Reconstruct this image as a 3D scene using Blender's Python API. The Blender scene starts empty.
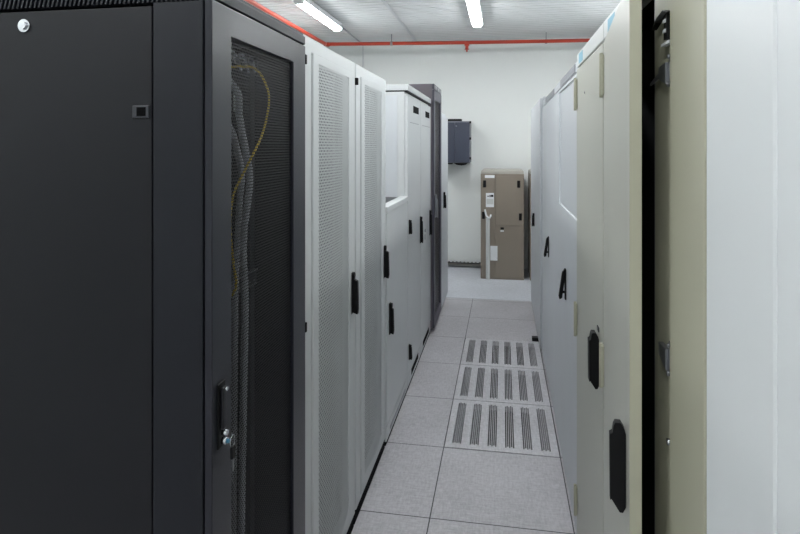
import bpy, bmesh, math, random
from mathutils import Vector
random.seed(7)
S = bpy.context.scene
COL = S.collection

# ------------------------------------------------------------------ materials
def srgb(c):
    return tuple(((v/255)/12.92 if v/255 <= .04045 else ((v/255+.055)/1.055)**2.4) for v in c) + (1.0,)

def new_mat(name):
    m = bpy.data.materials.new(name); m.use_nodes = True
    nt = m.node_tree
    return m, nt, nt.nodes['Principled BSDF'], nt.nodes['Material Output']

def paint(name, rgb, rough=.45, metal=0.0, var=.04, scale=3.0, bump=0.0, bscale=400, spec=.5):
    """painted surface: base colour with faint uneven wear, slight roughness variation"""
    m, nt, p, out = new_mat(name)
    N, L = nt.nodes, nt.links
    tc = N.new('ShaderNodeTexCoord')
    n = N.new('ShaderNodeTexNoise'); n.inputs['Scale'].default_value = scale; n.inputs['Detail'].default_value = 5
    L.new(tc.outputs['Object'], n.inputs['Vector'])
    r = N.new('ShaderNodeValToRGB')
    a = srgb(rgb)
    r.color_ramp.elements[0].position = .3; r.color_ramp.elements[1].position = .7
    r.color_ramp.elements[0].color = tuple(v*(1-var) for v in a[:3])+(1,)
    r.color_ramp.elements[1].color = tuple(min(1, v*(1+var)) for v in a[:3])+(1,)
    L.new(n.outputs['Fac'], r.inputs['Fac']); L.new(r.outputs['Color'], p.inputs['Base Color'])
    mr = N.new('ShaderNodeMapRange'); mr.inputs['To Min'].default_value = max(.02, rough-.05); mr.inputs['To Max'].default_value = rough+.05
    L.new(n.outputs['Fac'], mr.inputs['Value']); L.new(mr.outputs['Result'], p.inputs['Roughness'])
    p.inputs['Metallic'].default_value = metal
    p.inputs['Specular IOR Level'].default_value = spec
    if bump:
        n2 = N.new('ShaderNodeTexNoise'); n2.inputs['Scale'].default_value = bscale; n2.inputs['Detail'].default_value = 2
        L.new(tc.outputs['Object'], n2.inputs['Vector'])
        b = N.new('ShaderNodeBump'); b.inputs['Strength'].default_value = bump; b.inputs['Distance'].default_value = .001
        L.new(n2.outputs['Fac'], b.inputs['Height']); L.new(b.outputs['Normal'], p.inputs['Normal'])
    return m

def perforated(name, rgb, pitch, radius, rough=.45, sy=1.0):
    """sheet metal with a real see-through hexagonal hole pattern (object Y/Z plane)"""
    m, nt, p, out = new_mat(name)
    N, L = nt.nodes, nt.links
    p.inputs['Base Color'].default_value = srgb(rgb); p.inputs['Roughness'].default_value = rough
    tc = N.new('ShaderNodeTexCoord'); sp = N.new('ShaderNodeSeparateXYZ'); L.new(tc.outputs['Object'], sp.inputs[0])
    def M(op, a, b=None):
        n = N.new('ShaderNodeMath'); n.operation = op
        for i, v in enumerate((a, b)):
            if v is None: continue
            if isinstance(v, (int, float)): n.inputs[i].default_value = v
            else: L.new(v, n.inputs[i])
        return n.outputs[0]
    u = M('DIVIDE', M('ADD', sp.outputs['Y'], 50.0), pitch*sy)
    v = M('DIVIDE', M('ADD', sp.outputs['Z'], 50.0), pitch*.866)
    row = M('FLOOR', v)
    u2 = M('ADD', u, M('MULTIPLY', M('MODULO', row, 2.0), .5))
    du = M('MULTIPLY', M('SUBTRACT', M('FRACT', u2), .5), sy)
    dv = M('MULTIPLY', M('SUBTRACT', M('FRACT', v), .5), .866)
    d = M('SQRT', M('ADD', M('MULTIPLY', du, du), M('MULTIPLY', dv, dv)))
    hole = M('LESS_THAN', d, radius)
    tr = N.new('ShaderNodeBsdfTransparent'); mx = N.new('ShaderNodeMixShader')
    L.new(hole, mx.inputs[0]); L.new(p.outputs[0], mx.inputs[1]); L.new(tr.outputs[0], mx.inputs[2])
    L.new(mx.outputs[0], out.inputs['Surface'])
    return m

def floor_mat(name, rgb, grid=True, x0=-.31, y0=3.10, size=.6):
    """laminate floor tile: fine woven streaks, thin dark joints on a 600 mm grid (world = object coordinates)"""
    m, nt, p, out = new_mat(name)
    N, L = nt.nodes, nt.links
    tc = N.new('ShaderNodeTexCoord'); sp = N.new('ShaderNodeSeparateXYZ'); L.new(tc.outputs['Object'], sp.inputs[0])
    def M(op, a, b=None, c=None):
        n = N.new('ShaderNodeMath'); n.operation = op
        for i, v in enumerate((a, b, c)):
            if v is None: continue
            if isinstance(v, (int, float)): n.inputs[i].default_value = v
            else: L.new(v, n.inputs[i])
        return n.outputs[0]
    mp = N.new('ShaderNodeMapping'); mp.inputs['Scale'].default_value = (14, 60, 1); L.new(tc.outputs['Object'], mp.inputs[0])
    n1 = N.new('ShaderNodeTexNoise'); n1.inputs['Scale'].default_value = 1.6; n1.inputs['Detail'].default_value = 6; n1.inputs['Roughness'].default_value = .7
    L.new(mp.outputs[0], n1.inputs['Vector'])
    mp2 = N.new('ShaderNodeMapping'); mp2.inputs['Scale'].default_value = (70, 16, 1); L.new(tc.outputs['Object'], mp2.inputs[0])
    n2 = N.new('ShaderNodeTexNoise'); n2.inputs['Scale'].default_value = 1.4; n2.inputs['Detail'].default_value = 6; n2.inputs['Roughness'].default_value = .7
    L.new(mp2.outputs[0], n2.inputs['Vector'])
    n3 = N.new('ShaderNodeTexNoise'); n3.inputs['Scale'].default_value = 2.2; n3.inputs['Detail'].default_value = 3
    L.new(tc.outputs['Object'], n3.inputs['Vector'])
    mix = M('ADD', M('MULTIPLY', n1.outputs['Fac'], .4), M('ADD', M('MULTIPLY', n2.outputs['Fac'], .4), M('MULTIPLY', n3.outputs['Fac'], .2)))
    r = N.new('ShaderNodeValToRGB'); a = srgb(rgb)
    r.color_ramp.elements[0].position = .36; r.color_ramp.elements[1].position = .64
    r.color_ramp.elements[0].color = tuple(v*.68 for v in a[:3])+(1,)
    r.color_ramp.elements[1].color = tuple(v*1.26 for v in a[:3])+(1,)
    L.new(mix, r.inputs['Fac'])
    col = r.outputs['Color']
    if grid:
        gx = M('ABSOLUTE', M('SUBTRACT', M('FRACT', M('DIVIDE', M('SUBTRACT', sp.outputs['X'], x0-60), size)), .5))
        gy = M('ABSOLUTE', M('SUBTRACT', M('FRACT', M('DIVIDE', M('SUBTRACT', sp.outputs['Y'], y0-60), size)), .5))
        g = M('GREATER_THAN', M('MAXIMUM', gx, gy), .5-.0026/size)
        mc = N.new('ShaderNodeMix'); mc.data_type = 'RGBA'
        L.new(g, mc.inputs['Factor']); L.new(col, mc.inputs['A']); mc.inputs['B'].default_value = srgb((48, 46, 50))
        col = mc.outputs['Result']
    L.new(col, p.inputs['Base Color'])
    p.inputs['Roughness'].default_value = .42
    return m

def emit(name, rgb, strength):
    m, nt, p, out = new_mat(name)
    p.inputs['Base Color'].default_value = srgb(rgb)
    p.inputs['Emission Color'].default_value = srgb(rgb); p.inputs['Emission Strength'].default_value = strength
    return m

M = {
 'black':   paint('black_powder_coat', (20, 21, 26), .42, bump=.12, bscale=900, spec=.3),
 'blackfr': paint('black_frame_paint', (22, 24, 31), .42, bump=.1, bscale=900, spec=.32),
 'blackdoor': paint('black_door_paint', (32, 33, 41), .3, bump=.1, bscale=900, spec=.45),
 'blackmesh': perforated('black_perforated_sheet', (14, 15, 19), .0085, .42, .55),
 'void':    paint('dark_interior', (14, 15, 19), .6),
 'rail':    paint('dark_rail', (44, 46, 54), .45),
 'white':   paint('light_grey_paint', (195, 198, 199), .4, bump=.05),
 'whitemesh': perforated('light_perforated_sheet', (184, 188, 189), .0115, .31, .45, sy=1.15),
 'white2':  paint('cool_white_paint', (196, 200, 204), .4, bump=.05),
 'white2mesh': perforated('cool_white_perforated_sheet', (196, 200, 204), .014, .17, .42, sy=1.3),
 'innerlt': paint('rack_interior_grey', (72, 75, 78), .6),
 'latchframe': paint('satin_black_trim', (52, 54, 60), .35),
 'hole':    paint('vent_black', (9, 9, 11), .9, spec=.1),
 'beige':   paint('beige_grey_paint', (178, 179, 169), .4, bump=.08),
 'beigeedge': paint('beige_edge_paint', (176, 175, 155), .42, bump=.08),
 'darkrack': paint('charcoal_rack_paint', (74, 72, 84), .4),
 'darkrackside': paint('charcoal_rack_side', (108, 102, 108), .45),
 'panel':   paint('bright_white_panel', (218, 222, 223), .35, var=.01),
 'wall':    paint('white_wall_paint', (228, 231, 229), .8, var=.012, scale=1.3),
 'ceil':    paint('ceiling_sheet', (206, 207, 208), .5, var=.02, scale=2),
 'joint':   paint('joint_strip', (190, 192, 195), .5),
 'red':     paint('red_pipe_paint', (176, 56, 34), .4),
 'plastic': paint('black_plastic', (8, 8, 10), .5, spec=.25),
 'plastic2': paint('soft_black_plastic', (24, 24, 30), .35),
 'chrome':  paint('chrome', (205, 208, 212), .2, metal=1, var=.02),
 'steel':   paint('zinc_steel', (150, 152, 156), .35, metal=.9, var=.05),
 'yellow':  paint('yellow_jacket', (206, 176, 30), .4),
 'conduit': paint('grey_conduit', (176, 178, 186), .5),
 'cable':   paint('black_cable', (28, 28, 32), .45),
 'greycable': paint('dark_grey_cable', (58, 60, 64), .45),
 'taupe':   paint('taupe_paint', (134, 124, 112), .45, bump=.08),
 'taupelid': paint('pale_taupe_lid', (172, 168, 160), .4),
 'paper':   paint('white_label', (226, 228, 230), .6, var=.01),
 'blueink': paint('light_blue_label', (128, 176, 196), .6),
 'blueplastic': paint('blue_plastic', (70, 130, 160), .4),
 'stickyellow': paint('yellow_sticker', (206, 186, 40), .5),
 'tapewhite': paint('translucent_tube', (200, 202, 200), .3),
 'navy':    paint('slate_blue_cabinet', (56, 61, 76), .4),
 'navyrim': paint('slate_rim', (110, 112, 122), .4),
 'trunk':   paint('aluminium_trunking', (120, 118, 112), .4),
 'header':  paint('pale_header', (202, 206, 204), .4),
 'greyplate': paint('grey_plate', (138, 140, 146), .4),
 'floor':   floor_mat('laminate_floor_tiles', (178, 176, 180)),
 'rearfloor': floor_mat('pale_rear_floor', (196, 199, 206), grid=False),
 'perf':    floor_mat('perforated_tile_face', (188, 187, 191), grid=False),
 'pit':     paint('underfloor_concrete', (40, 39, 38), .9),
 'tube':    emit('lamp_diffuser', (247, 250, 251), 14.5),
 'lampbody': paint('lamp_housing', (205, 208, 210), .4),
 'greenled': emit('green_led', (40, 220, 120), 1.2),
}

# ------------------------------------------------------------------ mesh builder
class MB:
    def __init__(self): self.bm = bmesh.new(); self.sm = []
    def box(self, x0, x1, y0, y1, z0, z1):
        v = [self.bm.verts.new(p) for p in ((x0,y0,z0),(x1,y0,z0),(x1,y1,z0),(x0,y1,z0),(x0,y0,z1),(x1,y0,z1),(x1,y1,z1),(x0,y1,z1))]
        for f in ((0,3,2,1),(4,5,6,7),(0,1,5,4),(1,2,6,5),(2,3,7,6),(3,0,4,7)): self.bm.faces.new([v[i] for i in f])
        return self
    def prism(self, pts, axis, a, b):
        """extrude a 2-D outline along axis 'x','y' or 'z' from a to b"""
        def P(p, t): return {'x': (t, p[0], p[1]), 'y': (p[0], t, p[1]), 'z': (p[0], p[1], t)}[axis]
        A = [self.bm.verts.new(P(p, a)) for p in pts]; B = [self.bm.verts.new(P(p, b)) for p in pts]
        n = len(pts)
        self.bm.faces.new(A[::-1]); self.bm.faces.new(B)
        for i in range(n): self.bm.faces.new((A[i], A[(i+1) % n], B[(i+1) % n], B[i]))
        return self
    def cyl(self, c, axis, r, h, n=20, r2=None):
        """cylinder from centre of its first end along axis"""
        r2 = r if r2 is None else r2
        a = Vector({'x': (1,0,0), 'y': (0,1,0), 'z': (0,0,1)}[axis]) if isinstance(axis, str) else Vector(axis).normalized()
        u = a.orthogonal().normalized(); w = a.cross(u)
        A, B = [], []
        for i in range(n):
            t = 2*math.pi*i/n; d = u*math.cos(t)+w*math.sin(t)
            A.append(self.bm.verts.new(Vector(c)+d*r)); B.append(self.bm.verts.new(Vector(c)+a*h+d*r2))
        self.bm.faces.new(A[::-1]); self.bm.faces.new(B)
        for i in range(n): 
            f = self.bm.faces.new((A[i], A[(i+1) % n], B[(i+1) % n], B[i])); f.smooth = True
        return self
    def tube(self, pts, r, n=10, ribs=0, amp=0.0, step=None):
        """smooth tube through points (Catmull-Rom); ribs>0 makes it corrugated"""
        P = [Vector(p) for p in pts]; Q = []
        ext = [P[0]*2-P[1]] + P + [P[-1]*2-P[-2]]
        for i in range(1, len(ext)-2):
            p0, p1, p2, p3 = ext[i-1:i+3]
            k = max(2, int((p2-p1).length/(step or .02)))
            for j in range(k):
                t = j/k
                Q.append(.5*((2*p1)+(p2-p0)*t+(2*p0-5*p1+4*p2-p3)*t*t+(3*p1-p0-3*p2+p3)*t*t*t))
        Q.append(P[-1])
        prev = None; u = None
        for i, q in enumerate(Q):
            d = (Q[min(i+1, len(Q)-1)]-Q[max(i-1, 0)]).normalized()
            u = d.orthogonal().normalized() if u is None else (u-d*u.dot(d)).normalized()
            w = d.cross(u); rr = r + (amp if (ribs and i % 2) else 0)
            ring = [self.bm.verts.new(q+(u*math.cos(2*math.pi*k/n)+w*math.sin(2*math.pi*k/n))*rr) for k in range(n)]
            if prev:
                for k in range(n):
                    f = self.bm.faces.new((prev[k], prev[(k+1) % n], ring[(k+1) % n], ring[k])); f.smooth = True
            else: self.bm.faces.new(ring[::-1])
            prev = ring
        self.bm.faces.new(prev)
        return self
    def rot_z(self, origin, ang):
        c, s = math.cos(ang), math.sin(ang)
        for v in self.bm.verts:
            x, y = v.co.x-origin[0], v.co.y-origin[1]
            v.co.x = origin[0]+x*c-y*s; v.co.y = origin[1]+x*s+y*c
        return self
    def build(self, name, mat, parent=None, origin=(0,0,0), bevel=0.0):
        bmesh.ops.recalc_face_normals(self.bm, faces=self.bm.faces)
        o3 = Vector(origin)
        if parent is not None: o3 = Vector(parent['_o']) if '_o' in parent else o3
        for v in self.bm.verts: v.co -= o3
        me = bpy.data.meshes.new(name); self.bm.to_mesh(me); self.bm.free()
        me.materials.append(M[mat] if isinstance(mat, str) else mat)
        o = bpy.data.objects.new(name, me); COL.objects.link(o)
        if parent is None: o.location = o3
        else: o.parent = parent
        ORI[o.name] = tuple(o3)
        o['_o'] = tuple(o3)
        if bevel:
            b = o.modifiers.new('edge', 'BEVEL'); b.width = bevel; b.segments = 2; b.limit_method = 'ANGLE'; b.angle_limit = math.radians(40)
        return o
ORI = {}
def thing(name, label, cat, loc, group=None):
    o = bpy.data.objects.new(name, None); COL.objects.link(o); o.location = loc; o['_o'] = tuple(loc)
    o.empty_display_size = .1
    return tag(o, label, cat, group)
def tag(o, label, cat, group=None):
    o['label'] = label; o['category'] = cat
    if group: o['group'] = group
    return o
def struct(o, label=None):
    o['kind'] = 'structure'
    if label: o['label'] = label
    return o
def ring(mb, x0, x1, y0, y1, z0, z1, ya, yb, za, zb):
    """rectangular door frame in the YZ plane with an opening ya..yb, za..zb"""
    V = mb.bm.verts.new
    def loop(x, a, b, c, d): return [V((x, a, c)), V((x, b, c)), V((x, b, d)), V((x, a, d))]
    of, inf = loop(x1, y0, y1, z0, z1), loop(x1, ya, yb, za, zb)
    ob, inb = loop(x0, y0, y1, z0, z1), loop(x0, ya, yb, za, zb)
    for k in range(4):
        m = (k+1) % 4
        for q in ((of[k], of[m], inf[m], inf[k]), (ob[k], inb[k], inb[m], ob[m]), (of[k], ob[k], ob[m], of[m]), (inf[k], inf[m], inb[m], inb[k])):
            mb.bm.faces.new(q)
    return mb

# ------------------------------------------------------------------ the room
WX0, WX1, WY0, WY1, H = -2.42, 1.75, -2.6, 7.8, 3.0
FE = 6.17                                    # where the tiled raised floor ends
px0, px1, py0, py1 = -.31, .29, 3.10, 4.90   # opening for the three perforated tiles
mb = MB()
mb.box(WX0, px0, WY0, FE, -.04, 0); mb.box(px1, WX1, WY0, FE, -.04, 0)
mb.box(px0, px1, WY0, py0, -.04, 0); mb.box(px0, px1, py1, FE, -.04, 0)
fl = struct(mb.build('floor', 'floor'), 'grey streaked raised floor tiles with dark joints')
struct(MB().box(WX0, WX1, FE+.006, WY1, -.04, 0).build('floor_rear', 'rearfloor'), 'pale smooth floor at the rear wall')
struct(MB().box(px0-.3, px1+.3, py0-.3, py1+.3, -.42, -.38).build('floor_void', 'pit'), 'bare floor below the perforated tiles')

mb = MB()
pitch = .105; prof = []; y = WY0
while y < WY1:                                # fine pressed ribs running across the room
    prof += [(y, H), (y+.066, H), (y+.074, H-.007), (y+.093, H-.007), (y+.101, H)]
    y += pitch
prof += [(WY1+.1, H), (WY1+.1, H+.05), (WY0, H+.05)]
mb.prism(prof, 'x', WX0, WX1)
struct(mb.build('ceiling', 'ceil'), 'ribbed light grey sheet ceiling')
for i, x in enumerate((-1.13, 1.25)):
    struct(MB().box(x-.014, x+.014, WY0, WY1, H-.012, H-.0072).build('trim_%d' % (i+1), 'joint', origin=(x, 0, H-.012)))
struct(MB().box(WX0-.05, WX1+.05, WY1, WY1+.1, -.04, H).build('wall_back', 'wall'), 'plain white rear wall')
struct(MB().box(WX0-.05, WX0, WY0, WY1, -.04, H).build('wall_left', 'wall'))
struct(MB().box(WX1, WX1+.05, WY0, WY1, -.04, H).build('wall_right', 'wall'))
struct(MB().box(WX0-.05, WX1+.05, WY0-.1, WY0, -.04, H).build('wall_front', 'wall'))

# perforated floor tiles
def perf_tile(k, label):
    y0 = py0+.6*k; y1 = y0+.6
    t = thing('perforated_floor_tile', label, 'floor tile', ((px0+px1)/2, (y0+y1)/2, -.035), 'perforated floor tiles')
    mb = MB(); g = .0035
    X0, X1, Y0, Y1 = px0+g, px1-g, y0+g, y1-g
    sy0, sy1 = y0+.062, y1-.055
    za, zb = -.03, .0015
    n, gw = 6, .0505
    pit = .5/(n-1)*.94
    xs = [(px0+px1)/2 - pit*(n-1)/2 + pit*i for i in range(n)]
    last = X0
    mb.box(X0, X1, Y0, sy0-.012, za, zb); mb.box(X0, X1, sy1+.012, Y1, za, zb)
    bars = []
    for c in xs:                              # each group: five long slots with staggered ends
        s0 = c-gw/2
        mb.box(last, s0, sy0-.012, sy1+.012, za, zb)
        w = gw/5
        for j in range(5):
            a = s0+j*w
            off = .012 if j % 2 else 0
            mb.box(a, a+w*.62, sy0-.012+off, sy1+.012-(.012-off), za, zb) if False else None
            sa, sb = a+.0005, a+w*.66
            mb.box(sb, a+w+.0005, sy0-.012, sy1+.012, za, zb)          # bar between slots
            if off: mb.box(a+.0005, sb, sy0-.012, sy0, za, zb)
            else: mb.box(a+.0005, sb, sy1, sy1+.012, za, zb)
        last = c+gw/2+.0005
    mb.box(last, X1, sy0-.012, sy1+.012, za, zb)
    mb.build('tile_face', 'perf', t)
    fr = MB(); ring2 = .012
    fr.box(X0, X1, Y0, Y0+ring2, -.045, za); fr.box(X0, X1, Y1-ring2, Y1, -.045, za)
    fr.box(X0, X0+ring2, Y0+ring2, Y1-ring2, -.045, za); fr.box(X1-ring2, X1, Y0+ring2, Y1-ring2, -.045, za)
    fr.build('steel_frame', 'steel', t)
perf_tile(0, 'slotted grey floor tile nearest the camera of the three in a row')
perf_tile(1, 'slotted grey floor tile between two other slotted tiles')
perf_tile(2, 'slotted grey floor tile farthest down the aisle of the three')

# ------------------------------------------------------------------ lamps
def lamp(x, y0, label, wire=False):
    t = thing('ceiling_lamp', label, 'ceiling light', (x, y0+.62, 2.9), 'fluorescent ceiling lamps')
    z = 2.925; pr = []
    hw = .055
    hb = hw+.006; pr = [(x-hb, z-.002), (x-hb, z+.045), (x-hw*.7, z+.066), (x+hw*.7, z+.066), (x+hb, z+.045), (x+hb, z-.002), (x+hw-.001, z-.002), (x+hw-.001, z+.013), (x-hw+.001, z+.013), (x-hw+.001, z-.002)]
    MB().prism(pr, 'y', y0-.02, y0+1.26).build('housing', 'lampbody', t)
    d = [(x-hw+.004, z+.012), (x-hw+.006, z-.008), (x-hw*.55, z-.026), (x+hw*.55, z-.026), (x+hw-.006, z-.008), (x+hw-.004, z+.012)]
    MB().prism(d, 'y', y0, y0+1.24).build('diffuser', 'tube', t)
    MB().prism(d, 'y', y0-.022, y0-.001).build('end_cap', 'lampbody', t)
    MB().prism(d, 'y', y0+1.241, y0+1.262).build('end_cap', 'lampbody', t)
    for yy in (y0+.25, y0+1.0): MB().box(x-.02, x+.02, yy-.015, yy+.015, z+.066, H-.008).build('mounting_clip', 'steel', t)
lamp(-1.84, 5.13, 'lit fluorescent ceiling lamp at left, by the red pipe')
lamp(-.275, 5.2, 'lit fluorescent ceiling lamp above the aisle')
for x in (-1.84, -.275, 1.3):
    for y in (2.1, -.9): lamp(x, y, 'lit fluorescent ceiling lamp out of frame, on the ceiling towards the camera')
lamp(1.3, 5.2, 'lit fluorescent ceiling lamp hidden over the right row of racks')
tag(MB().tube([(-1.84, 6.36, 2.985), (-1.86, 6.9, 2.985), (-1.88, 7.72, 2.985)], .009).build('lamp_conduit', 'greyplate'),
    'thin grey conduit on the ceiling behind the left lamp', 'conduit')
tag(MB().tube([(-1.885, 7.785, 2.97), (-1.885, 7.785, 2.4), (-1.885, 7.785, 1.9)], .008).build('wall_cable', 'lampbody'),
    'thin pale cable running down the rear wall', 'cable')

# ------------------------------------------------------------------ red sprinkler pipe
t = thing('sprinkler_pipe', 'red fire sprinkler pipe under the ceiling', 'pipe', (-.44, 7.29, 2.88))
mb = MB(); mb.tube([(-2.21, .8, 2.88), (-2.2, 4.8, 2.88), (-2.195, 6.98, 2.88), (-2.16, 7.07, 2.88), (-2.07, 7.098, 2.88), (-.44, 7.27, 2.88), (1.6, 7.42, 2.88)], .022, n=14)
mb.build('pipe', 'red', t)
mb = MB()
mb.cyl((-.44, 7.27, 2.895), (0, 0, -1), .036, .055, r2=.03); mb.cyl((-.44, 7.27, 2.845), (0, 0, -1), .02, .045)
mb.cyl((-.44, 7.27, 2.80), (0, 0, -1), .03, .006); mb.cyl((-.44, 7.27, 2.794), (0, 0, -1), .009, .03)
mb.build('sprinkler_head', 'red', t)
for x in (-1.37, .52):
    mb = MB(); yy = 7.098+(x+2.07)*.1035
    mb.cyl((x-.014, yy-.001, 2.88), 'x', .027, .028); mb.cyl((x, yy, 2.905), 'z', .006, H-2.905)
    mb.build('clamp', 'steel', t)

# ------------------------------------------------------------------ handles
def handle(door, side, X, y, z0, z1, w=.024, proud=.022, lab=None, style='bar'):
    """swing handle on a door in plane X; side=+1 faces +X, -1 faces -X. returns the handle object"""
    s = side; mb = MB()
    h = z1-z0
    if style == 'bar':      # escutcheon with a lever, rounded top lobe and notched foot
        mb.box(min(X+s*.001, X+s*.007), max(X+s*.001, X+s*.007), y-w/2, y+w/2, z0, z1)
        pr = [(X+s*.007, z0+h*.05), (X+s*proud, z0+h*.0), (X+s*(proud+.003), z0+h*.12), (X+s*proud, z0+h*.8), (X+s*.016, z0+h*.84), (X+s*.015, z0+h*.95), (X+s*.007, z0+h*.99)]
        mb.prism(pr, 'y', y-w*.34, y+w*.34)
        mb.cyl((X+s*.007, y, z1-.012), (s, 0, 0), w*.42, .011, n=14)
    elif style == 'wedge':  # lever swung out at the foot: a tall A shape
        mb.box(min(X+s*.001, X+s*.006), max(X+s*.001, X+s*.006), y-w/2, y+w/2, z0, z1)
        pr = [(X+s*.006, z1), (X+s*.006, z1-h*.35), (X+s*.018, z0+h*.05), (X+s*.03, z0), (X+s*.034, z0+h*.1), (X+s*.018, z1-h*.12)]
        mb.prism(pr, 'y', y-w*.33, y+w*.33)
        mb.prism([(X+s*.006, z0+h*.28), (X+s*.006, z0+h*.2), (X+s*.02, z0+h*.2), (X+s*.02, z0+h*.28)], 'y', y-w*.15, y+w*.15)
    elif style == 'plate':  # large housing standing off the door: lobe on top, slanted foot
        pr = [(X+s*.001, z0+h*.06), (X+s*.006, z0), (X+s*.012, z0), (X+s*.027, z0+h*.14), (X+s*.029, z0+h*.12), (X+s*.03, z0+h*.86),
              (X+s*.025, z0+h*.88), (X+s*.023, z0+h*.96), (X+s*.02, z1), (X+s*.01, z1), (X+s*.004, z0+h*.94), (X+s*.001, z0+h*.88)]
        mb.prism(pr, 'y', y-w/2, y+w/2)
    return mb

def add_handle(door, *a, mat='plastic', name='handle', rot=None, **k):
    mb = handle(door, *a, **k)
    if rot: mb.rot_z(*rot)
    return mb.build(name, mat, door, bevel=.002)

def shell(x0, x1, y0, y1, z0, z1, open_side, t=.02):
    """sheet box without the side that carries the door"""
    mb = MB()
    mb.box(x0, x1, y0, y0+t, z0, z1); mb.box(x0, x1, y1-t, y1, z0, z1)
    mb.box(x0, x1, y0+t, y1-t, z0, z0+t); mb.box(x0, x1, y0+t, y1-t, z1-t, z1)
    if open_side == '+x': mb.box(x0, x0+t, y0+t, y1-t, z0+t, z1-t)
    else: mb.box(x1-t, x1, y0+t, y1-t, z0+t, z1-t)
    return mb

# ------------------------------------------------------------------ near black rack
Y0, Y1, XB, XF = 1.14, 1.735, -1.62, -.622
t = thing('server_rack', 'large black rack nearest at left with yellow cable behind mesh door', 'server rack', ((XB+XF)/2, (Y0+Y1)/2, 0))
O = t['_o']
mb = MB()                                                     # welded frame: near side posts, far side sheet, floor
mb.box(-.737, XF, Y0, Y0+.03, .03, 1.907)                      # wide corner post
mb.box(XB, XB+.06, Y0, Y0+.03, .03, 1.907)
mb.box(XB+.06, -.737, Y0+.006, Y0+.03, .03, .08)
mb.box(XB, XF, Y1-.02, Y1, .03, 1.907)
mb.box(XB, XB+.02, Y0+.03, Y1-.02, .03, 1.907)
mb.box(XB+.02, XF, Y0+.03, Y1-.02, .03, .06)
mb.build('frame', 'blackfr', t, bevel=.0025)
sp_ = MB().box(XB+.062, -.7405, Y0+.001, Y0+.028, .082, 1.9).build('side_panel', 'black', t, bevel=.002)
mb = MB(); mb.cyl((-1.051, Y0+.0005, 1.868), (0, -1, 0), .0145, .004, n=24); mb.cyl((-1.051, Y0-.0035, 1.868), (0, -1, 0), .0095, .005, n=6)
mb.build('lock', 'chrome', sp_)
mb = MB(); mb.box(-.784, -.745, Y0-.0035, Y0+.001, 1.660, 1.687)
mb.build('latch', 'latchframe', sp_, bevel=.0015)
MB().box(-.773, -.752, Y0-.0045, Y0-.0036, 1.664, 1.683).build('latch_recess', 'hole', sp_)
mb = MB()                                                     # roof with a slotted rim
mb.box(XB, XF+.012, Y0+.004, Y1-.001, 1.935, 1.948)
mb.box(XB, XF+.012, Y0+.02, Y1-.001, 1.909, 1.935)
n = 90
for i in range(n):
    x = XB+.01+i*(XF-XB)/n
    mb.prism([(x, 1.909), (x+.0045, 1.909), (x+.0115, 1.935), (x+.007, 1.935)], 'y', Y0+.005, Y0+.02)
mb.build('roof', 'blackfr', t)
mb = MB().box(XF, XF+.02, Y0+.012, Y1-.004, 1.913, 1.938)
mb.build('roof_rim', 'blackfr', t, bevel=.002)
d = ring(MB(), -.619, -.602, Y0+.002, Y1-.003, .05, 1.9085, 1.232, 1.627, .14, 1.845).build('door', 'blackdoor', t, bevel=.002)
mesh = MB().box(-.612, -.6108, 1.2322, 1.6268, .1402, 1.8448).build('perforated_sheet', 'blackmesh', d)
hz = MB(); hz.box(-.602, -.598, 1.162, 1.195, .95, 1.09); hz.build('handle_recess', 'plastic', d, bevel=.003)
hd = MB(); hd.box(-.598, -.590, 1.170, 1.187, .99, 1.08); hd.build('handle', 'plastic2', d, bevel=.003)
mb = MB(); mb.cyl((-.599, 1.18, .963), 'x', .0075, .012); mb.cyl((-.599, 1.18, .981), 'x', .006, .013)
mb.build('lock_barrel', 'chrome', d)
MB().cyl((-.591, 1.18, 1.076), 'x', .0045, .005).build('handle_pin', 'chrome', d)
# vertical 19-inch rails and inner side struts
for yy in (1.205, 1.64):
    mb = MB(); mb.box(-.745, -.742, yy, yy+.03, .08, 1.86); mb.box(-.76, -.745, yy, yy+.003, .08, 1.86)
    mb.build('mounting_rail', 'rail', t)
mb = MB()
for k in range(5): mb.box(-.98-.0*k, -.92, 1.62+.0*k, 1.65, .08, 1.86) if k == 0 else mb.box(-1.0-.12*k, -.97-.12*k, 1.60, 1.63, .08, 1.86)
mb.build('rear_rail', 'rail', t)

# key with tag
t = thing('key_bunch', 'keys on a ring hanging from the black rack door lock', 'keys', (-.585, 1.19, .96))
MB().cyl((-.587, 1.18, .963), 'x', .0045, .005).build('key_head', 'blueplastic', t)
mb = MB(); mb.tube([(-.583, 1.196+.010*math.cos(a), .955+.013*math.sin(a)) for a in [i*math.pi/8 for i in range(16)]], .0012, n=6, step=.002); mb.build('ring', 'chrome', t)
MB().box(-.586, -.579, 1.190, 1.206, .916, .944).build('fob', 'plastic', t, bevel=.003)
MB().box(-.584, -.581, 1.194, 1.202, .890, .915).build('key_blade', 'steel', t, bevel=.001)

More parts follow.
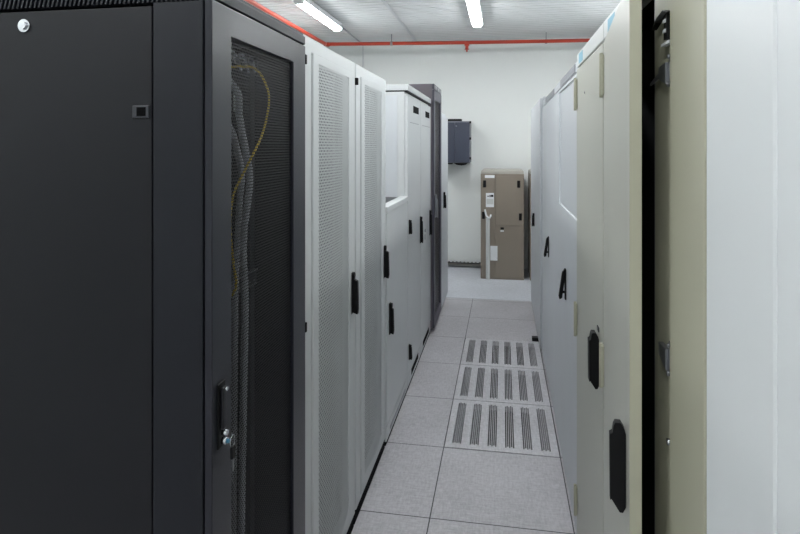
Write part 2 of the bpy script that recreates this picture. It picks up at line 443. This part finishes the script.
# what hangs inside the black rack, close behind the mesh door
def sc(X, pts, ref):
    """points given as (Y, Z) seen on plane ref, moved along the aisle to the plane X where the cable hangs"""
    k = X/ref
    return [(X, y*k, 1.6+(z-1.6)*k) for y, z in pts]
yp = sc(-.645, [(1.627,1.834),(1.71,1.823),(1.767,1.779),(1.777,1.738),(1.753,1.679),(1.71,1.622),(1.6,1.53),(1.526,1.466),(1.505,1.402),(1.511,1.338),(1.526,1.268),(1.54,1.20)], -.74)
tag(MB().tube([(-.70, 1.385, 1.80)]+yp+[(-.69, 1.36, 1.20)], .0033, n=8).build('fibre_cable', 'yellow'),
    'thin yellow cable looping behind the black mesh door', 'cable')
h1 = sc(-.672, [(1.596,1.751),(1.602,1.694),(1.622,1.641),(1.671,1.527),(1.671,1.463),(1.636,1.347),(1.633,1.246),(1.643,1.139),(1.63,.8),(1.616,.457),(1.60,.0)], -.76)
tag(MB().tube([(-.70, 1.40, 1.78)]+h1, .0085, n=12, ribs=1, amp=.0018, step=.0045).build('corrugated_hose', 'conduit'),
    'longer grey corrugated hose running full height behind the black mesh door', 'hose', 'corrugated hoses inside the black rack')
h2 = sc(-.712, [(1.545,1.651),(1.589,1.588),(1.622,1.517),(1.609,1.45),(1.589,1.284),(1.577,1.157),(1.57,.8),(1.564,.491),(1.555,.0)], -.76)
tag(MB().tube([(-.735, 1.39, 1.70)]+h2, .008, n=12, ribs=1, amp=.0018, step=.0045).build('corrugated_hose', 'conduit'),
    'shorter grey corrugated hose with lower top, behind the black mesh door', 'hose', 'corrugated hoses inside the black rack')
t = thing('rack_shelf', 'narrow black shelf across the inside of the black rack', 'shelf', (-.73, 1.44, 1.18))
MB().box(-.7415, -.735, 1.206, 1.669, 1.186, 1.230).build('face', 'rail', t, bevel=.0015)
for zz in (1.228, 1.186): MB().box(-.7348, -.732, 1.206, 1.669, zz-.0015, zz+.0015).build('lip', 'steel', t)
MB().box(-.95, -.7418, 1.24, 1.635, 1.222, 1.227).build('tray', 'void', t)
for yy in (1.52, 1.55, 1.62, 1.65): MB().cyl((-.7352, yy, 1.197), 'x', .003, .002, n=8).build('screw', 'steel', t)
t = thing('cable_bundle', 'tangle of shiny cables at the top inside the black rack', 'cables', (-.70, 1.5, 1.82))
for k in range(7):
    a = random.uniform(-.012, .012)
    MB().tube([(-.730, 1.30+.03*k, 1.858-a), (-.71, 1.35+.03*k, 1.842+a), (-.70, 1.41+.03*k, 1.845-a*.5), (-.705, 1.48+.022*k, 1.815+a)], .0035, n=6).build('cable', 'chrome' if k % 2 == 0 else 'conduit', t)
tag(MB().box(-.700, -.696, 1.44, 1.458, 1.69, 1.74).build('cable_tag', 'paper', bevel=.002), 'small pale tag beside the hoses inside the black rack', 'tag')

# ------------------------------------------------------------------ two white perforated racks
def white_rack(y0, y1, label, group):
    xb, xf, z1 = -1.62, -.645, 1.94
    t = thing('server_rack', label, 'server rack', ((xb+xf)/2, (y0+y1)/2, 0), group)
    shell(xb, xf, y0+.002, y1-.002, .062, z1, '+x').build('body', 'white', t)
    shell(xb+.021, xf-.002, y0+.023, y1-.023, .083, z1-.021, '+x', t=.004).build('shade_liner', 'innerlt', t)  # added dark lining: paints the shade inside the rack, seen through the holes
    MB().box(xb+.03, -.618, y0+.005, y1-.005, 0, .059).build('plinth', 'hole', t)  # set forward in matte black to draw the shaded gap beneath the door
    ya, yb, za, zb = y0+.145, y1-.125, .14, 1.872
    # door frame: chamfered near edge, slightly raised middle panel round the mesh
    mb = ring(MB(), -.64, -.612, y0+.006, y1-.006, .06, 1.948, ya-.06, yb+.06, za-.06, zb+.03)
    d = mb.build('door', 'white', t, bevel=.004)
    mb = ring(MB(), -.634, -.606, ya-.06, yb+.06, za-.06, zb+.03, ya, yb, za, zb)
    mb.build('door_panel', 'white', d, bevel=.004)
    # bowed perforated sheet
    mb = MB(); n = 12; bm = mb.bm; rows = []
    for i in range(n+1):
        u = i/n; yy = ya+(yb-ya)*u; xx = -.6105+.013*math.sin(math.pi*u)
        rows.append((bm.verts.new((xx, yy, za)), bm.verts.new((xx, yy, zb))))
    for a, b in zip(rows, rows[1:]):
        f = bm.faces.new((a[0], b[0], b[1], a[1])); f.smooth = True
    o = mb.build('perforated_sheet', 'whitemesh', d)
    so = o.modifiers.new('sheet', 'SOLIDIFY'); so.thickness = .001; so.use_rim = False
    add_handle(d, 1, -.612, y1-.075, .915, 1.085, w=.03, proud=.03)
    for zz in ((1.855, 1.02) if y0 < 2 else (1.858,)):
        MB().box(-.625, -.602, y0+.001, y0+.012, zz, zz+.03).build('hinge', 'plastic', d, bevel=.002)
    for yy in (y0+.05, y1-.05):                        # inner mounting rails
        MB().box(-.72, -.69, yy-.012, yy+.012, .09, 1.9).build('mounting_rail', 'innerlt', t)
    return t
white_rack(1.738, 2.393, 'light grey perforated-door rack beside the black rack', 'light grey racks with perforated doors')
white_rack(2.397, 3.045, 'light grey perforated-door rack, second from the black rack', 'light grey racks with perforated doors')
# dark equipment stacked inside them, only glimpsed through the holes
for (yc, zs) in ((2.07, (.3, .7, 1.1, 1.45)), (2.72, (.25, .6, 1.0, 1.5))):
    for z in zs:
        w = 'black rack equipment low behind a perforated door' 
        t = tag(MB().box(-1.35, -.74, yc-.22, yc+.22, z, z+.22).build('rack_server', 'innerlt', origin=(-1.0, yc, z), bevel=.004),
            'grey device glimpsed behind the %s perforated door at %s height' % ('first' if yc < 2.3 else 'second', {0: 'ankle', 1: 'knee', 2: 'waist', 3: 'eye'}[zs.index(z)]), 'rack device', 'devices inside the perforated racks')

# ------------------------------------------------------------------ low cabinet and two tall cabinets
def vent(mb, X, y0, y1, z0, z1, s=1):
    mb.box(min(X, X+s*.002), max(X, X+s*.002), y0, y1, z0, z1)
def solid_cabinet(y0, y1, ztop, label, name='equipment_cabinet', lid=None, group=None):
    xb, xf = -1.55, -.632
    t = thing(name, label, 'cabinet', ((xb+xf)/2, (y0+y1)/2, 0), group)
    b = MB().box(xb, xf, y0+.002, y1-.002, .02, ztop).build('body', 'white', t, bevel=.004)
    MB().box(xb+.02, -.616, y0+.005, y1-.005, 0, .0185).build('plinth', 'hole', t)  # black face paints the shaded line along the cabinet foot
    d = MB().box(xf, -.61, y0+.005, y1-.005, .105, ztop-.02).build('door', 'white', t, bevel=.004)
    MB().box(xf, -.612, y0+.005, y1-.005, .02, .099).build('kick_panel', 'white', t, bevel=.003)
    return t, b, d
t, b, d = solid_cabinet(3.055, 3.75, 1.262, 'low light grey cabinet between perforated rack and tall cabinet')
MB().box(-.66, -.604, 3.055, 3.75, 1.244, 1.275).build('top_rim', 'white', t, bevel=.003)
MB().box(-1.55, -.662, 3.06, 3.745, 1.2622, 1.268).build('top_plate', 'plastic2', t)
add_handle(d, 1, -.61, 3.13, .575, .745, w=.03, proud=.024)
MB().box(-.612, -.6095, 3.16, 3.66, .045, .06).build('bottom_vent', 'greyplate', t)
t, b, d = solid_cabinet(3.755, 4.36, 1.955, 'tall light grey cabinet with black slot, next to the low cabinet', group='tall light grey solid-door cabinets')
MB().box(-1.55, -.612, 3.757, 4.358, 1.9552, 1.9625).build('roof_gap', 'plastic', t)
MB().box(-1.56, -.607, 3.756, 4.361, 1.9625, 2.003).build('roof', 'white', t, bevel=.003)
MB().box(-1.5, -.68, 3.7535, 3.7565, .06, 1.93).build('side_panel', 'white2', t, bevel=.001)
MB().box(-.6105, -.6085, 3.99, 4.25, 1.83, 1.878).build('top_vent', 'hole', d)
MB().box(-.6105, -.6085, 3.85, 4.25, 1.755, 1.76).build('door_groove', 'greyplate', d)
add_handle(d, 1, -.61, 3.80, 1.02, 1.115, w=.026, proud=.02)
add_handle(d, 1, -.61, 3.80, .195, .295, w=.026, proud=.02, name='lower_handle')
add_handle(d, 1, -.61, 4.325, .875, 1.075, w=.026, proud=.022)
MB().box(-.613, -.6105, 3.92, 4.24, .048, .088).build('bottom_vent', 'hole', t)
t, b, d = solid_cabinet(4.363, 4.985, 1.955, 'tall light grey cabinet with small keyhole lock, beside charcoal rack', group='tall light grey solid-door cabinets')
MB().box(-1.55, -.612, 4.364, 4.983, 1.9552, 1.9625).build('roof_gap', 'plastic', t)
MB().box(-1.56, -.607, 4.363, 4.986, 1.9625, 2.003).build('roof', 'white', t, bevel=.003)
MB().box(-.6105, -.6085, 4.63, 4.88, 1.83, 1.878).build('top_vent', 'hole', d)
MB().box(-.6105, -.6085, 4.45, 4.9, 1.755, 1.76).build('door_groove', 'greyplate', d)
add_handle(d, 1, -.61, 4.90, .85, 1.06, w=.026, proud=.022)
mb = MB(); mb.cyl((-.611, 4.60, .93), 'x', .012, .008); mb.box(-.61, -.606, 4.59, 4.61, .86, .9)
mb.build('lock', 'steel', d)
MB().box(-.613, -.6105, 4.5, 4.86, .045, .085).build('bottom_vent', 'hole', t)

# ------------------------------------------------------------------ far charcoal rack and far grey cabinet
t = thing('server_rack', 'dark charcoal rack standing proud at the far left end', 'server rack', (-1.05, 5.29, 0))
MB().box(-1.6, -.60, 4.99, 5.59, .03, 2.135).build('body', 'darkrackside', t, bevel=.004)
MB().box(-1.55, -.62, 5.01, 5.57, 0, .03).build('plinth', 'plastic', t)
d = ring(MB(), -.599, -.58, 4.993, 5.587, .035, 2.085, 5.07, 5.51, .12, 2.0).build('door', 'darkrack', t, bevel=.003)
MB().box(-.594, -.592, 5.07, 5.51, .12, 2.0).build('perforated_sheet', 'blackmesh', d)
MB().box(-.598, -.595, 5.05, 5.53, .1, 2.02).build('door_backing', 'darkrack', d)
mb = MB()
mb.box(-.599, -.582, 4.993, 5.587, 2.09, 2.135)
mb.build('header', 'darkrack', t, bevel=.002)
for y0_, y1_ in ((5.08, 5.2), (5.28, 5.4), (5.46, 5.54)):
    MB().box(-.583, -.580, y0_, y1_, 2.095, 2.127).build('header_plate', 'steel', t)
add_handle(d, 1, -.58, 5.03, .98, 1.18, w=.03, proud=.026, mat='steel')
t = thing('equipment_cabinet', 'narrow grey cabinet last in the left row, past the charcoal rack', 'cabinet', (-1.05, 5.9, 0))
MB().box(-1.6, -.605, 5.60, 6.30, .02, 1.93).build('body', 'white2', t, bevel=.004)
MB().box(-1.55, -.62, 5.63, 6.27, 0, .02).build('plinth', 'plastic', t)
d = MB().box(-.604, -.585, 5.603, 6.297, .03, 1.9).build('door', 'white2', t, bevel=.003)
add_handle(d, 1, -.585, 5.82, .98, 1.14, w=.034, proud=.026)
MB().cyl((-.585, 5.98, .975), 'x', .012, .006).build('lock', 'plastic', d)

# ------------------------------------------------------------------ right row: two beige racks
def hinge_bar(door, X, y, z0, z1, rot=None):
    mb = MB(); mb.box(X-.008, X-.0005, y-.010, y+.010, z0, z1); mb.cyl((X-.008, y, z0-.006), 'z', .0055, z1-z0+.012, n=12)
    if rot: mb.rot_z(*rot)
    mb.build('hinge', 'beigeedge', door, bevel=.001)
XR = .285
# rack A : closed door
ya, yb = 1.775, 2.395
t = thing('equipment_rack', 'beige rack with closed door, second beige one down the right row', 'rack', (.75, (ya+yb)/2, 0), 'beige racks')
MB().box(.312, 1.25, ya+.002, yb-.002, .03, 1.955).build('body', 'beige', t, bevel=.003)
MB().box(.34, 1.2, ya+.02, yb-.02, 0, .03).build('plinth', 'plastic', t)
MB().box(.287, .3115, ya+.001, yb-.003, 1.908, 1.96).build('header', 'header', t, bevel=.003)
MB().box(.2862, .287, 2.22, 2.33, 1.915, 1.952).build('header_label', 'blueink', t)
d = MB().box(.286, .311, ya+.003, yb-.004, .05, 1.9).build('door', 'beige', t, bevel=.003)
hinge_bar(d, .286, 2.375, 1.745, 1.86); hinge_bar(d, .286, 2.375, .862, .985); hinge_bar(d, .286, 2.375, .16, .27)
add_handle(d, -1, .286, 1.855, .867, 1.036, w=.035, style='plate')
MB().box(.283, .2855, 1.84, 1.87, 1.038, 1.052).build('handle_cap', 'plastic2', d)
MB().cyl((.286, 2.16, 1.79), (-1, 0, 0), .004, .002, n=8).build('rivet', 'greyplate', d)

# rack B : door ajar, swung out from its far hinge
ya, yb = 1.083, 1.771
t = thing('equipment_rack', 'beige rack with door ajar showing a dark gap, nearest beige one', 'rack', (.75, (ya+yb)/2, 0), 'beige racks')
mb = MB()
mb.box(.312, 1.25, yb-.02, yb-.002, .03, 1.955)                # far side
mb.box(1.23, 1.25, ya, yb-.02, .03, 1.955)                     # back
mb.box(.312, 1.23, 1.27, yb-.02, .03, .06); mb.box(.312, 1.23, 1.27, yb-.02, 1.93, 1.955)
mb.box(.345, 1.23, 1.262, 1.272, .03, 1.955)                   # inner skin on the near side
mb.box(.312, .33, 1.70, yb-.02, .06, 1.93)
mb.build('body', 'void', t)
mb = MB()
mb.box(.298, .345, 1.082, 1.235, .03, 1.955)                   # rebate that the door closes on
mb.box(XR, .345, .905, 1.0815, .03, 1.955)                      # flush front upright

post = mb.build('front_upright', 'beigeedge', t, bevel=.002)
MB().box(.299, .312, 1.2355, 1.242, .03, 1.955).build('sealing_lip', 'greyplate', post)
MB().box(.34, 1.2, .93, yb-.02, 0, .03).build('plinth', 'plastic', t)
MB().box(.287, .3115, 1.1, yb-.003, 1.908, 1.96).build('header', 'header', t, bevel=.003)
MB().box(.2862, .287, 1.60, 1.70, 1.915, 1.95).build('header_label', 'blueink', t)
hinge = (.286, yb-.006); ang = -math.radians(5.4)
rot = (hinge, ang)
mb = MB()                                                       # pressed door pan: face plus turned-in edges
mb.box(.286, .290, yb-.665, yb-.004, .05, 1.9)
mb.box(.290, .306, yb-.665, yb-.661, .05, 1.9); mb.box(.290, .306, yb-.008, yb-.004, .05, 1.9)
mb.box(.290, .306, yb-.661, yb-.008, .05, .054); mb.box(.290, .306, yb-.661, yb-.008, 1.896, 1.9)
mb.rot_z(*rot); d = mb.build('door', 'beige', t, bevel=.0015)
mb = MB().box(.2865, .3065, yb-.6675, yb-.6652, .052, 1.898); mb.rot_z(*rot); mb.build('door_edge', 'beigeedge', d)
hinge_bar(d, .286, yb-.022, 1.745, 1.86, rot); hinge_bar(d, .286, yb-.022, .915, 1.03, rot); hinge_bar(d, .286, yb-.022, .16, .27, rot)
add_handle(d, -1, .286, yb-.61, .91, 1.078, w=.018, style='plate', rot=rot)
# lock fittings on the upright
XP = .298
mb = MB(); mb.box(XP-.010, XP-.0005, 1.112, 1.132, 1.792, 1.836); mb.prism([(1.10, 1.838), (1.135, 1.832), (1.18, 1.834), (1.215, 1.826), (1.18, 1.842), (1.135, 1.848)], 'x', XP-.012, XP-.001)
mb.build('upper_catch', 'plastic', post, bevel=.001)
for zz in (1.822, 1.804): MB().box(XP-.0125, XP-.0105, 1.115, 1.130, zz, zz+.006).build('catch_screw', 'paper', post)
MB().box(XP-.010, XP-.0005, 1.102, 1.15, 1.783, 1.788).build('white_stop', 'paper', post)
def latch(z, lever):
    mb = MB(); mb.box(XP-.005, XP-.0005, 1.105, 1.120, z-.025, z+.028)
    mb.prism([(1.120, z+.013), (1.17, z+.010), (1.17, z-.012), (1.138, z-.022), (1.120, z-.026)], 'x', XP-.010, XP-.001)
    mb.cyl((XP-.005, 1.112, z+.022), (-1, 0, 0), .004, .004, n=10); mb.cyl((XP-.005, 1.112, z-.028), (-1, 0, 0), .005, .005, n=10)
    if lever: mb.prism([(1.17, z+.002), (1.24, z-.012), (1.245, z-.018), (1.17, z-.010)], 'x', XP-.008, XP-.004)
    mb.build('latch', 'steel', post, bevel=.001)
latch(1.738, True); latch(1.222, False)
MB().cyl((XP-.0005, 1.120, 1.068), (-1, 0, 0), .006, .007, n=12).build('screw', 'chrome', post)
MB().box(XP-.0015, XP-.0005, 1.108, 1.122, 1.09, 1.125).build('warning_sticker', 'stickyellow', post)
# cables hanging inside the open rack
for i, (x, y, lean, mt) in enumerate(((.36, 1.33, .02, 'cable'), (.385, 1.38, -.02, 'greycable'), (.41, 1.43, .02, 'cable'), (.435, 1.48, .02, 'greycable'), (.46, 1.53, .02, 'cable'), (.48, 1.59, -.02, 'greycable'))):
    tag(MB().tube([(x, y, 1.75-.05*i), (x+.01, y-lean, 1.3), (x-.01, y+lean, .9), (x+.005, y-lean*.5, .5), (x, y, .07)], .006+.001*(i % 3), n=8).build('power_cable', mt, bevel=0),
        'dark cable hanging inside the beige rack gap', 'cable', 'cables in the open beige rack')
t = thing('rack_device', 'black device with green light in the beige rack gap', 'rack device', (.8, 1.5, .45))
MB().box(.5, 1.1, 1.3, 1.72, .45, .8).build('case', 'plastic', t, bevel=.003)
MB().cyl((.4995, 1.66, .72), (-1, 0, 0), .004, .002, n=8).build('indicator', 'greenled', t)

# ------------------------------------------------------------------ right row: white racks
def cool_rack(y0, y1, X, ztop, label, hy, hz0, hz1, mesh=None, header=True):
    t = thing('server_rack', label, 'server rack', (.75, (y0+y1)/2, 0))
    shell(X+.028, 1.25, y0+.002, y1-.002, .05, ztop+.05, '-x').build('body', 'white2', t)
    MB().box(X+.05, 1.2, y0+.03, y1-.03, 0, .05).build('plinth', 'white2', t)
    if mesh:
        a, b, za, zb = mesh
        d = ring(MB(), X, X+.025, y0+.004, y1-.004, .03, ztop, a, b, za, zb).build('door', 'white2', t, bevel=.004)
        MB().box(X+.006, X+.0075, a, b, za, zb).build('perforated_sheet', 'white2mesh', d)
    else:
        d = MB().box(X, X+.025, y0+.004, y1-.004, .03, ztop).build('door', 'white2', t, bevel=.004)
    add_handle(d, -1, X, hy, hz0, hz1, w=.03, style='wedge')
    if header:
        MB().box(X+.004, X+.027, y0+.004, y1-.004, ztop+.008, ztop+.05).build('header', 'white2', t, bevel=.002)
        MB().box(X+.001, X+.004, y0+.12*(y1-y0), y0+.72*(y1-y0), ztop+.012, ztop+.046).build('header_plate', 'greyplate', t)
    return t
t = cool_rack(2.40, 3.44, .293, 1.895, 'cool white perforated rack right after the beige racks', 2.86, .875, 1.02, mesh=(2.43, 3.2, 1.3, 1.88))
t = cool_rack(3.445, 4.60, .296, 1.895, 'cool white rack, second white one down the right row', 3.93, .875, 1.01)
t = thing('equipment_cabinet', 'tall pale cabinet last in the right row, topped higher than others', 'cabinet', (.75, 5.4, 0))
MB().box(.305, 1.25, 4.64, 6.14, .02, 1.985).build('body', 'white2', t, bevel=.01)
d = MB().box(.282, .304, 4.644, 6.136, .03, 1.97).build('door', 'white2', t, bevel=.006)
MB().box(.33, 1.2, 4.68, 6.1, 0, .02).build('plinth', 'white2', t)
add_handle(d, -1, .282, 5.45, .87, .99, w=.03, proud=.022)
tag(MB().box(.235, .29, 4.905, 4.96, .0005, .03).build('door_stop', 'plastic', bevel=.003), 'small black block on the floor beside the right row', 'door stop')

# ------------------------------------------------------------------ bright white cabinet at the right edge
t = thing('steel_cabinet', 'bright white tall cabinet filling the right edge, closest to camera', 'cabinet', (.7, .4, 0))
MB().box(.29, 1.3, -.25, .825, .0, 2.35).build('body', 'panel', t, bevel=.004)
MB().box(.262, .289, .626, .827, .02, 2.34).build('side_strip', 'panel', t, bevel=.005)
MB().box(.262, .289, -.25, .6235, .02, 2.34).build('door', 'panel', t, bevel=.002)

# ------------------------------------------------------------------ rear wall things
t = thing('wall_cabinet', 'dark slate blue box mounted on the rear wall', 'wall box', (-.62, 7.79, 1.37))
MB().box(-.84, -.412, 7.45, 7.795, 1.385, 1.915).build('body', 'navyrim', t, bevel=.005)
d = MB().box(-.60, -.418, 7.432, 7.449, 1.39, 1.90).build('door', 'navy', t, bevel=.004)
MB().box(-.835, -.604, 7.436, 7.449, 1.39, 1.90).build('side_section', 'navy', t, bevel=.004)
mb = MB(); mb.cyl((-.582, 7.433, 1.854), (0, -1, 0), .009, .006); mb.build('lock', 'chrome', d)
for zz in (1.885, 1.68, 1.43):
    MB().box(-.418, -.396, 7.425, 7.45, zz, zz+.03).build('hinge', 'plastic', d, bevel=.002)
MB().box(-.70, -.52, 7.46, 7.6, 1.916, 1.945).build('cable_entry', 'plastic', t, bevel=.003)
mb = MB(); mb.prism([(-.62, 1.384), (-.44, 1.384), (-.47, 1.36), (-.52, 1.352), (-.58, 1.36)], 'y', 7.45, 7.6); mb.box(-.83, -.64, 7.45, 7.6, 1.366, 1.384)
mb.build('lower_gland', 'plastic', t)

t = thing('cable_trunking', 'low grey cable duct along the rear wall beside taupe cabinet', 'cable duct', (-.9, 7.75, .04))
MB().box(-1.6, -.27, 7.72, 7.798, .03, .055).build('duct', 'trunk', t, bevel=.003)
MB().box(-1.6, -.27, 7.714, 7.798, .056, .066).build('cover', 'plastic2', t, bevel=.002)
mb = MB(); x = -.74
for k in range(9): mb.box(x+.05*k, x+.05*k+.025, 7.735, 7.76, .067, .08+.012*((k*7) % 3))
mb.build('connectors', 'paper', t)

def taupe(x0, x1, label, full=True):
    y0, y1, zt = 7.12, 7.66, 1.31
    t = thing('equipment_cabinet', label, 'cabinet', ((x0+x1)/2, (y0+y1)/2, 0), 'taupe cabinets by the rear wall')
    MB().box(x0, x1, y0, y1, .0, zt-.045).build('body', 'taupe', t, bevel=.004)
    MB().prism([(x0+.002, zt-.044), (x1-.002, zt-.044), (x1-.006, zt-.008), (x1-.03, zt), (x0+.03, zt), (x0+.006, zt-.008)], 'y', y0+.002, y1).build('lid', 'taupelid', t, bevel=.004)
    f = y0
    for (ax, az) in ((.045, 1.145), (x1-x0-.065, 1.145), (.03, .765), (x1-x0-.045, .755)):
        mb = MB(); mb.box(x0+ax-.015, x0+ax+.02, f-.016, f-.0005, az-.042, az+.042); mb.build('latch', 'plastic', t, bevel=.005)
    if full:
        d = MB().box(x0+.178, x1-.012, f-.006, f-.0005, .648, 1.235).build('door', 'taupe', t, bevel=.002)
        MB().box(x0+.012, x0+.172, f-.005, f-.0005, .02, 1.235).build('left_panel', 'taupe', t, bevel=.002)
        MB().box(x0+.178, x1-.012, f-.005, f-.0005, .02, .642).build('lower_panel', 'taupe', t, bevel=.002)
        MB().box(x0+.05, x0+.165, f-.0075, f-.0052, 1.215, 1.25).build('name_plate', 'paper', t)
        l = MB().box(x0+.062, x0+.158, f-.0075, f-.0052, .865, 1.035).build('data_label', 'paper', t)
        mb = MB(); mb.box(x0+.08, x0+.098, f-.0085, f-.0078, .99, 1.002); mb.box(x0+.105, x0+.118, f-.0085, f-.0078, .985, 1.012)
        mb.box(x0+.122, x0+.15, f-.0085, f-.0078, .988, 1.014); mb.build('label_print', 'plastic', l)
        MB().box(x0+.07, x0+.15, f-.0085, f-.0078, .90, .965).build('label_field', 'blueplastic' if False else 'tapewhite', l)
        MB().box(x0+.19, x0+.2, f-.0085, f-.0062, .25, .26).build('screw', 'steel', t)
        MB().box(x0+.115, x0+.2, f-.0085, f-.0052, .225, .40).build('paper_sticker', 'paper', t)
        s = MB().box(x0+.235, x0+.275, f-.012, f-.0062, .60, .625).build('port', 'plastic', t)
        MB().box(x0+.235, x0+.275, f-.009, f-.0062, .575, .59).build('port_label', 'paper', t)
    return t
taupe(-.265, .247, 'taupe cabinet with labels standing by the rear wall')
taupe(.315, .83, 'taupe cabinet mostly hidden behind the tall pale right cabinet', False)
tag(MB().tube([(-.215, 7.085, .84), (-.205, 7.08, .80), (-.19, 7.08, .755), (-.155, 7.082, .74), (-.14, 7.085, .78)], .011).build('hook', 'paper'),
    'white curved hook above the pale strip on the taupe cabinet', 'hook')
tag(MB().prism([(-.203, 7.10), (-.16, 7.10), (-.155, 7.085), (-.18, 7.075), (-.203, 7.085)], 'z', .002, .735).build('plastic_strip', 'tapewhite', origin=(-.18, 7.09, 0)),
    'long pale plastic strip leaning on the taupe cabinet front', 'strip')

# ------------------------------------------------------------------ clean helper properties
for o in list(COL.objects):
    if '_o' in o: del o['_o']

# ------------------------------------------------------------------ world and camera
w = bpy.data.worlds.new('World'); S.world = w; w.use_nodes = True
w.node_tree.nodes['Background'].inputs[0].default_value = (.8, .85, .9, 1); w.node_tree.nodes['Background'].inputs[1].default_value = .0
cam = bpy.data.cameras.new('camera'); co = bpy.data.objects.new('camera', cam); COL.objects.link(co)
FPX = 585
cam.sensor_width = 36; cam.lens = FPX/800*36; cam.clip_start = .02
cam.shift_y = -(267-146)/800
co.location = (0, 0, 1.6)
co.rotation_euler = (math.radians(90), math.radians(0.0), math.atan(103/FPX))
S.camera = co
S.view_settings.view_transform = 'Standard'; S.view_settings.look = 'None'
S.view_settings.exposure = 1.88; S.view_settings.gamma = 1.0; S.view_settings.use_curve_mapping = False
